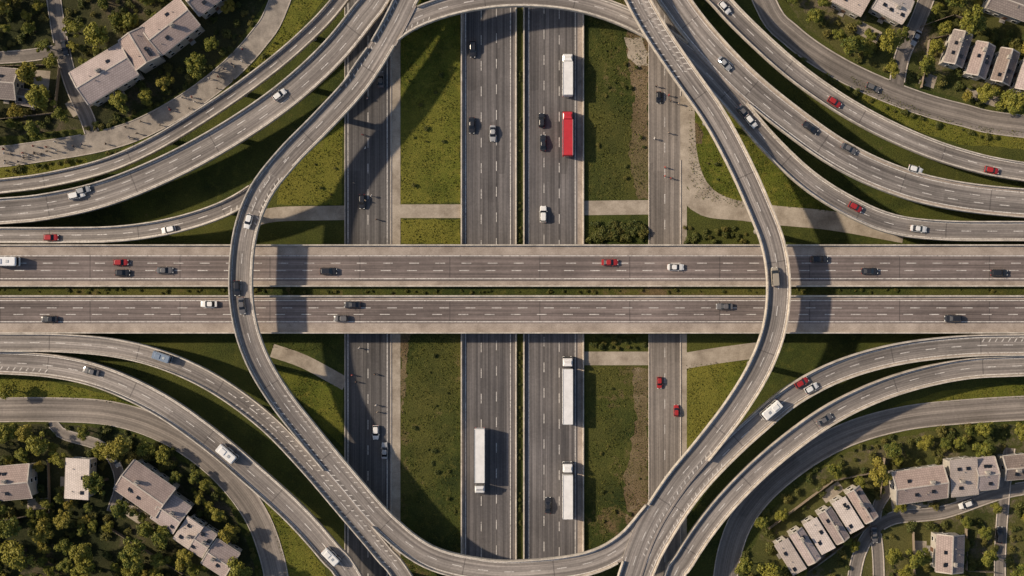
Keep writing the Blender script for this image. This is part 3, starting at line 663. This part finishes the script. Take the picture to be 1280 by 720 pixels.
B7=bus_mesh(5.4); place(B7,'minibus','C2',286,566,WH); place(B7,'minibus','D1',962,512,WH); place(B7,'minibus','C1',205,446,(.2,.25,.32),sc=.85); place(B7,'minibus','C2',415,694,WH,sc=.9)
cars=[('VA',591,62,DK,'suv',0),('VA',590,157,DK,'sedan',0),('VA',616,167,SI,'sedan',0),('VB',679,268,WH,'suv',1),('VB',679,179,DK,'sedan',1),('VB',677,151,DK,'hatch',1),('VB',685,631,DK,'sedan',1),
('SL',453,252,DK,'hatch',0),('SL',470,540,WH,'hatch',0),('SL',481,563,SI,'sedan',1),('SL',476,100,GR,'sedan',1),('SR',823,122,DK,'hatch',0),('SR',824,478,RD,'hatch',0),('SR',845,513,RD,'hatch',1),
('A3',65,297,RD,'hatch',0),('HU',152,328,RD,'hatch',0),('HU',154,341,DK,'hatch',0),('HU',411,339,DK,'suv',0),('HU',762,328,RD,'sedan',0),('HU',844,334,WH,'sedan',0),('HU',1023,324,DK,'suv',0),('HU',1086,339,DK,'sedan',0),('HU',1247,341,DK,'suv',0),('HU',207,338,GR,'sedan',0),
('HL',63,399,DK,'sedan',1),('HL',262,380,WH,'sedan',1),('HL',441,381,DK,'sedan',1),('HL',427,398,GR,'hatch',1),('HL',1190,398,DK,'suv',1),('HL',905,383,GR,'sedan',1),
('A2',97,244,WH,'suv',0),('A2',350,119,WH,'hatch',0),('A2',105,238,SI,'hatch',0),('A3',212,287,WH,'hatch',1),('R1',303,382,GR,'sedan',0),('R1',297,360,DK,'hatch',0),('R1',311,277,WH,'hatch',0),('C2',115,464,GR,'sedan',1),
('R2',968,346,BG,'van',1),('T',929,141,GR,'sedan',0),('T',938,152,WH,'hatch',0),('T',1068,259,RD,'hatch',0),('T',1147,286,WH,'sedan',0),('B1',1060,186,GR,'sedan',0),('B1',1143,212,WH,'hatch',0),('B1',1012,160,DK,'sedan',0),
('B2',1042,128,RD,'hatch',0),('B2',1238,213,RD,'hatch',0),('D1',1001,478,RD,'hatch',1),('D1',1013,485,WH,'hatch',1),('D2',1030,524,GR,'sedan',1),
('B1',905,80,SI,'sedan',0),('G2',1090,110,GR,'hatch',0),('B2',905,10,WH,'hatch',0),
('G5',1144,48,SI,'sedan',0),('G6',1206,630,WH,'hatch',0),('G8',82,60,DK,'sedan',0),('G10',146,575,SI,'hatch',0),('G9',1248,668,DK,'suv',0),('G7',1092,668,GR,'sedan',0)]
for k,x,y,c,kd,fl in cars: place(CM[kd],'van' if kd=='van' else 'car',k,x,y,c,bool(fl),sc=.72 if k=='SR' else .88)
# ------------------------------------------------------------------ pedestrians
def person_mesh():
    me=bpy.data.meshes.new('p'); 
    v=[(0,0,.95),(0,0,1.2),(0,0,1.42),(.02,0,1.55),(.03,0,1.68),(.12,.1,.5),(.02,.11,.06),(.14,.11,.03),(-.12,-.1,.52),(-.3,-.11,.12),(-.2,-.11,.05),(0,.2,1.4),(-.12,.26,1.12),(0,.27,.9),(0,-.2,1.4),(.1,-.26,1.12),(.26,-.24,.95)]
    e=[(0,1),(1,2),(2,3),(3,4),(0,5),(5,6),(6,7),(0,8),(8,9),(9,10),(2,11),(11,12),(12,13),(2,14),(14,15),(15,16)]
    r=[.16,.15,.13,.06,.11,.08,.05,.045,.08,.05,.045,.07,.05,.035,.07,.05,.035]
    me.from_pydata(v,e,[]); o=bpy.data.objects.new('p',me); scene.collection.objects.link(o)
    o.modifiers.new('s','SKIN')
    for i,q in enumerate(r): me.skin_vertices[0].data[i].radius=(q,q)
    me.skin_vertices[0].data[0].use_root=True
    o.modifiers.new('u','SUBSURF').levels=1
    dg=bpy.context.evaluated_depsgraph_get(); out=bpy.data.meshes.new_from_object(o.evaluated_get(dg)); bpy.data.objects.remove(o)
    a=NT('clothes_and_skin',0.8); oi=a.n.new('ShaderNodeObjectInfo'); sx=a.n.new('ShaderNodeSeparateXYZ'); a.l.new(a.coord('Object'),sx.inputs[0])
    c=a.mix(a.math('GREATER_THAN',sx.outputs[2],0.95),(.03,.035,.06),oi.outputs['Color']); c=a.mix(a.math('GREATER_THAN',sx.outputs[2],1.5),c,(.4,.25,.18)); c=a.mix(a.math('GREATER_THAN',sx.outputs[2],1.68),c,(.03,.02,.015))
    a.col(c); out.materials.clear(); out.materials.append(a.m); return out
try:
    PM=person_mesh(); P=ROADS['G1']['path']; spots=[]
    for i in range(60):
        j=random.randrange(int(len(P.s)*.25),int(len(P.s)*.8)); q=P.at(P.s[j],random.uniform(-1.9,1.9)); spots.append((q[0],q[1],q[2]))
    for a,b,c,d,n in ((815,848,95,250,10),(440,480,120,280,8),(440,480,430,520,6)):
        for i in range(n):
            q=W(random.uniform(a,b),random.uniform(c,d),.05); spots.append(tuple(q))
    for q in spots:
        o=bpy.data.objects.new('pedestrian',PM); o.location=q; o.rotation_euler[2]=random.uniform(0,6.28); o.color=(*random.choice([DK,WH,RD,BL,BG]),1); link(o)
except Exception as ex: print('person fail',ex)
# ------------------------------------------------------------------ light & camera
sd=Vector((1,-0.24,-math.tan(math.radians(33))*1.03)).normalized()
sun=bpy.data.lights.new('sun','SUN'); sun.energy=5.0; sun.angle=math.radians(1.6); sun.color=(1,.83,.63)
so=bpy.data.objects.new('sun',sun); so.rotation_euler=sd.to_track_quat('-Z','Y').to_euler(); link(so)
w=bpy.data.worlds.new('World'); scene.world=w; w.use_nodes=True; nt=w.node_tree; bg=nt.nodes['Background']
sky=nt.nodes.new('ShaderNodeTexSky'); sky.sky_type='NISHITA'; sky.sun_disc=False; sky.sun_elevation=math.radians(33); sky.sun_rotation=math.atan2(-1,.24)%(2*math.pi); sky.dust_density=2.0
nt.links.new(sky.outputs[0],bg.inputs[0]); bg.inputs[1].default_value=0.11
cam=bpy.data.cameras.new('camera'); cam.sensor_width=36; cam.lens=36*H/(1280*S); cam.clip_end=6000; cam.clip_start=1
co=bpy.data.objects.new('camera',cam); co.location=(0,0,H); link(co); scene.camera=co
scene.view_settings.view_transform='Standard'; scene.view_settings.look='None'; scene.view_settings.exposure=0
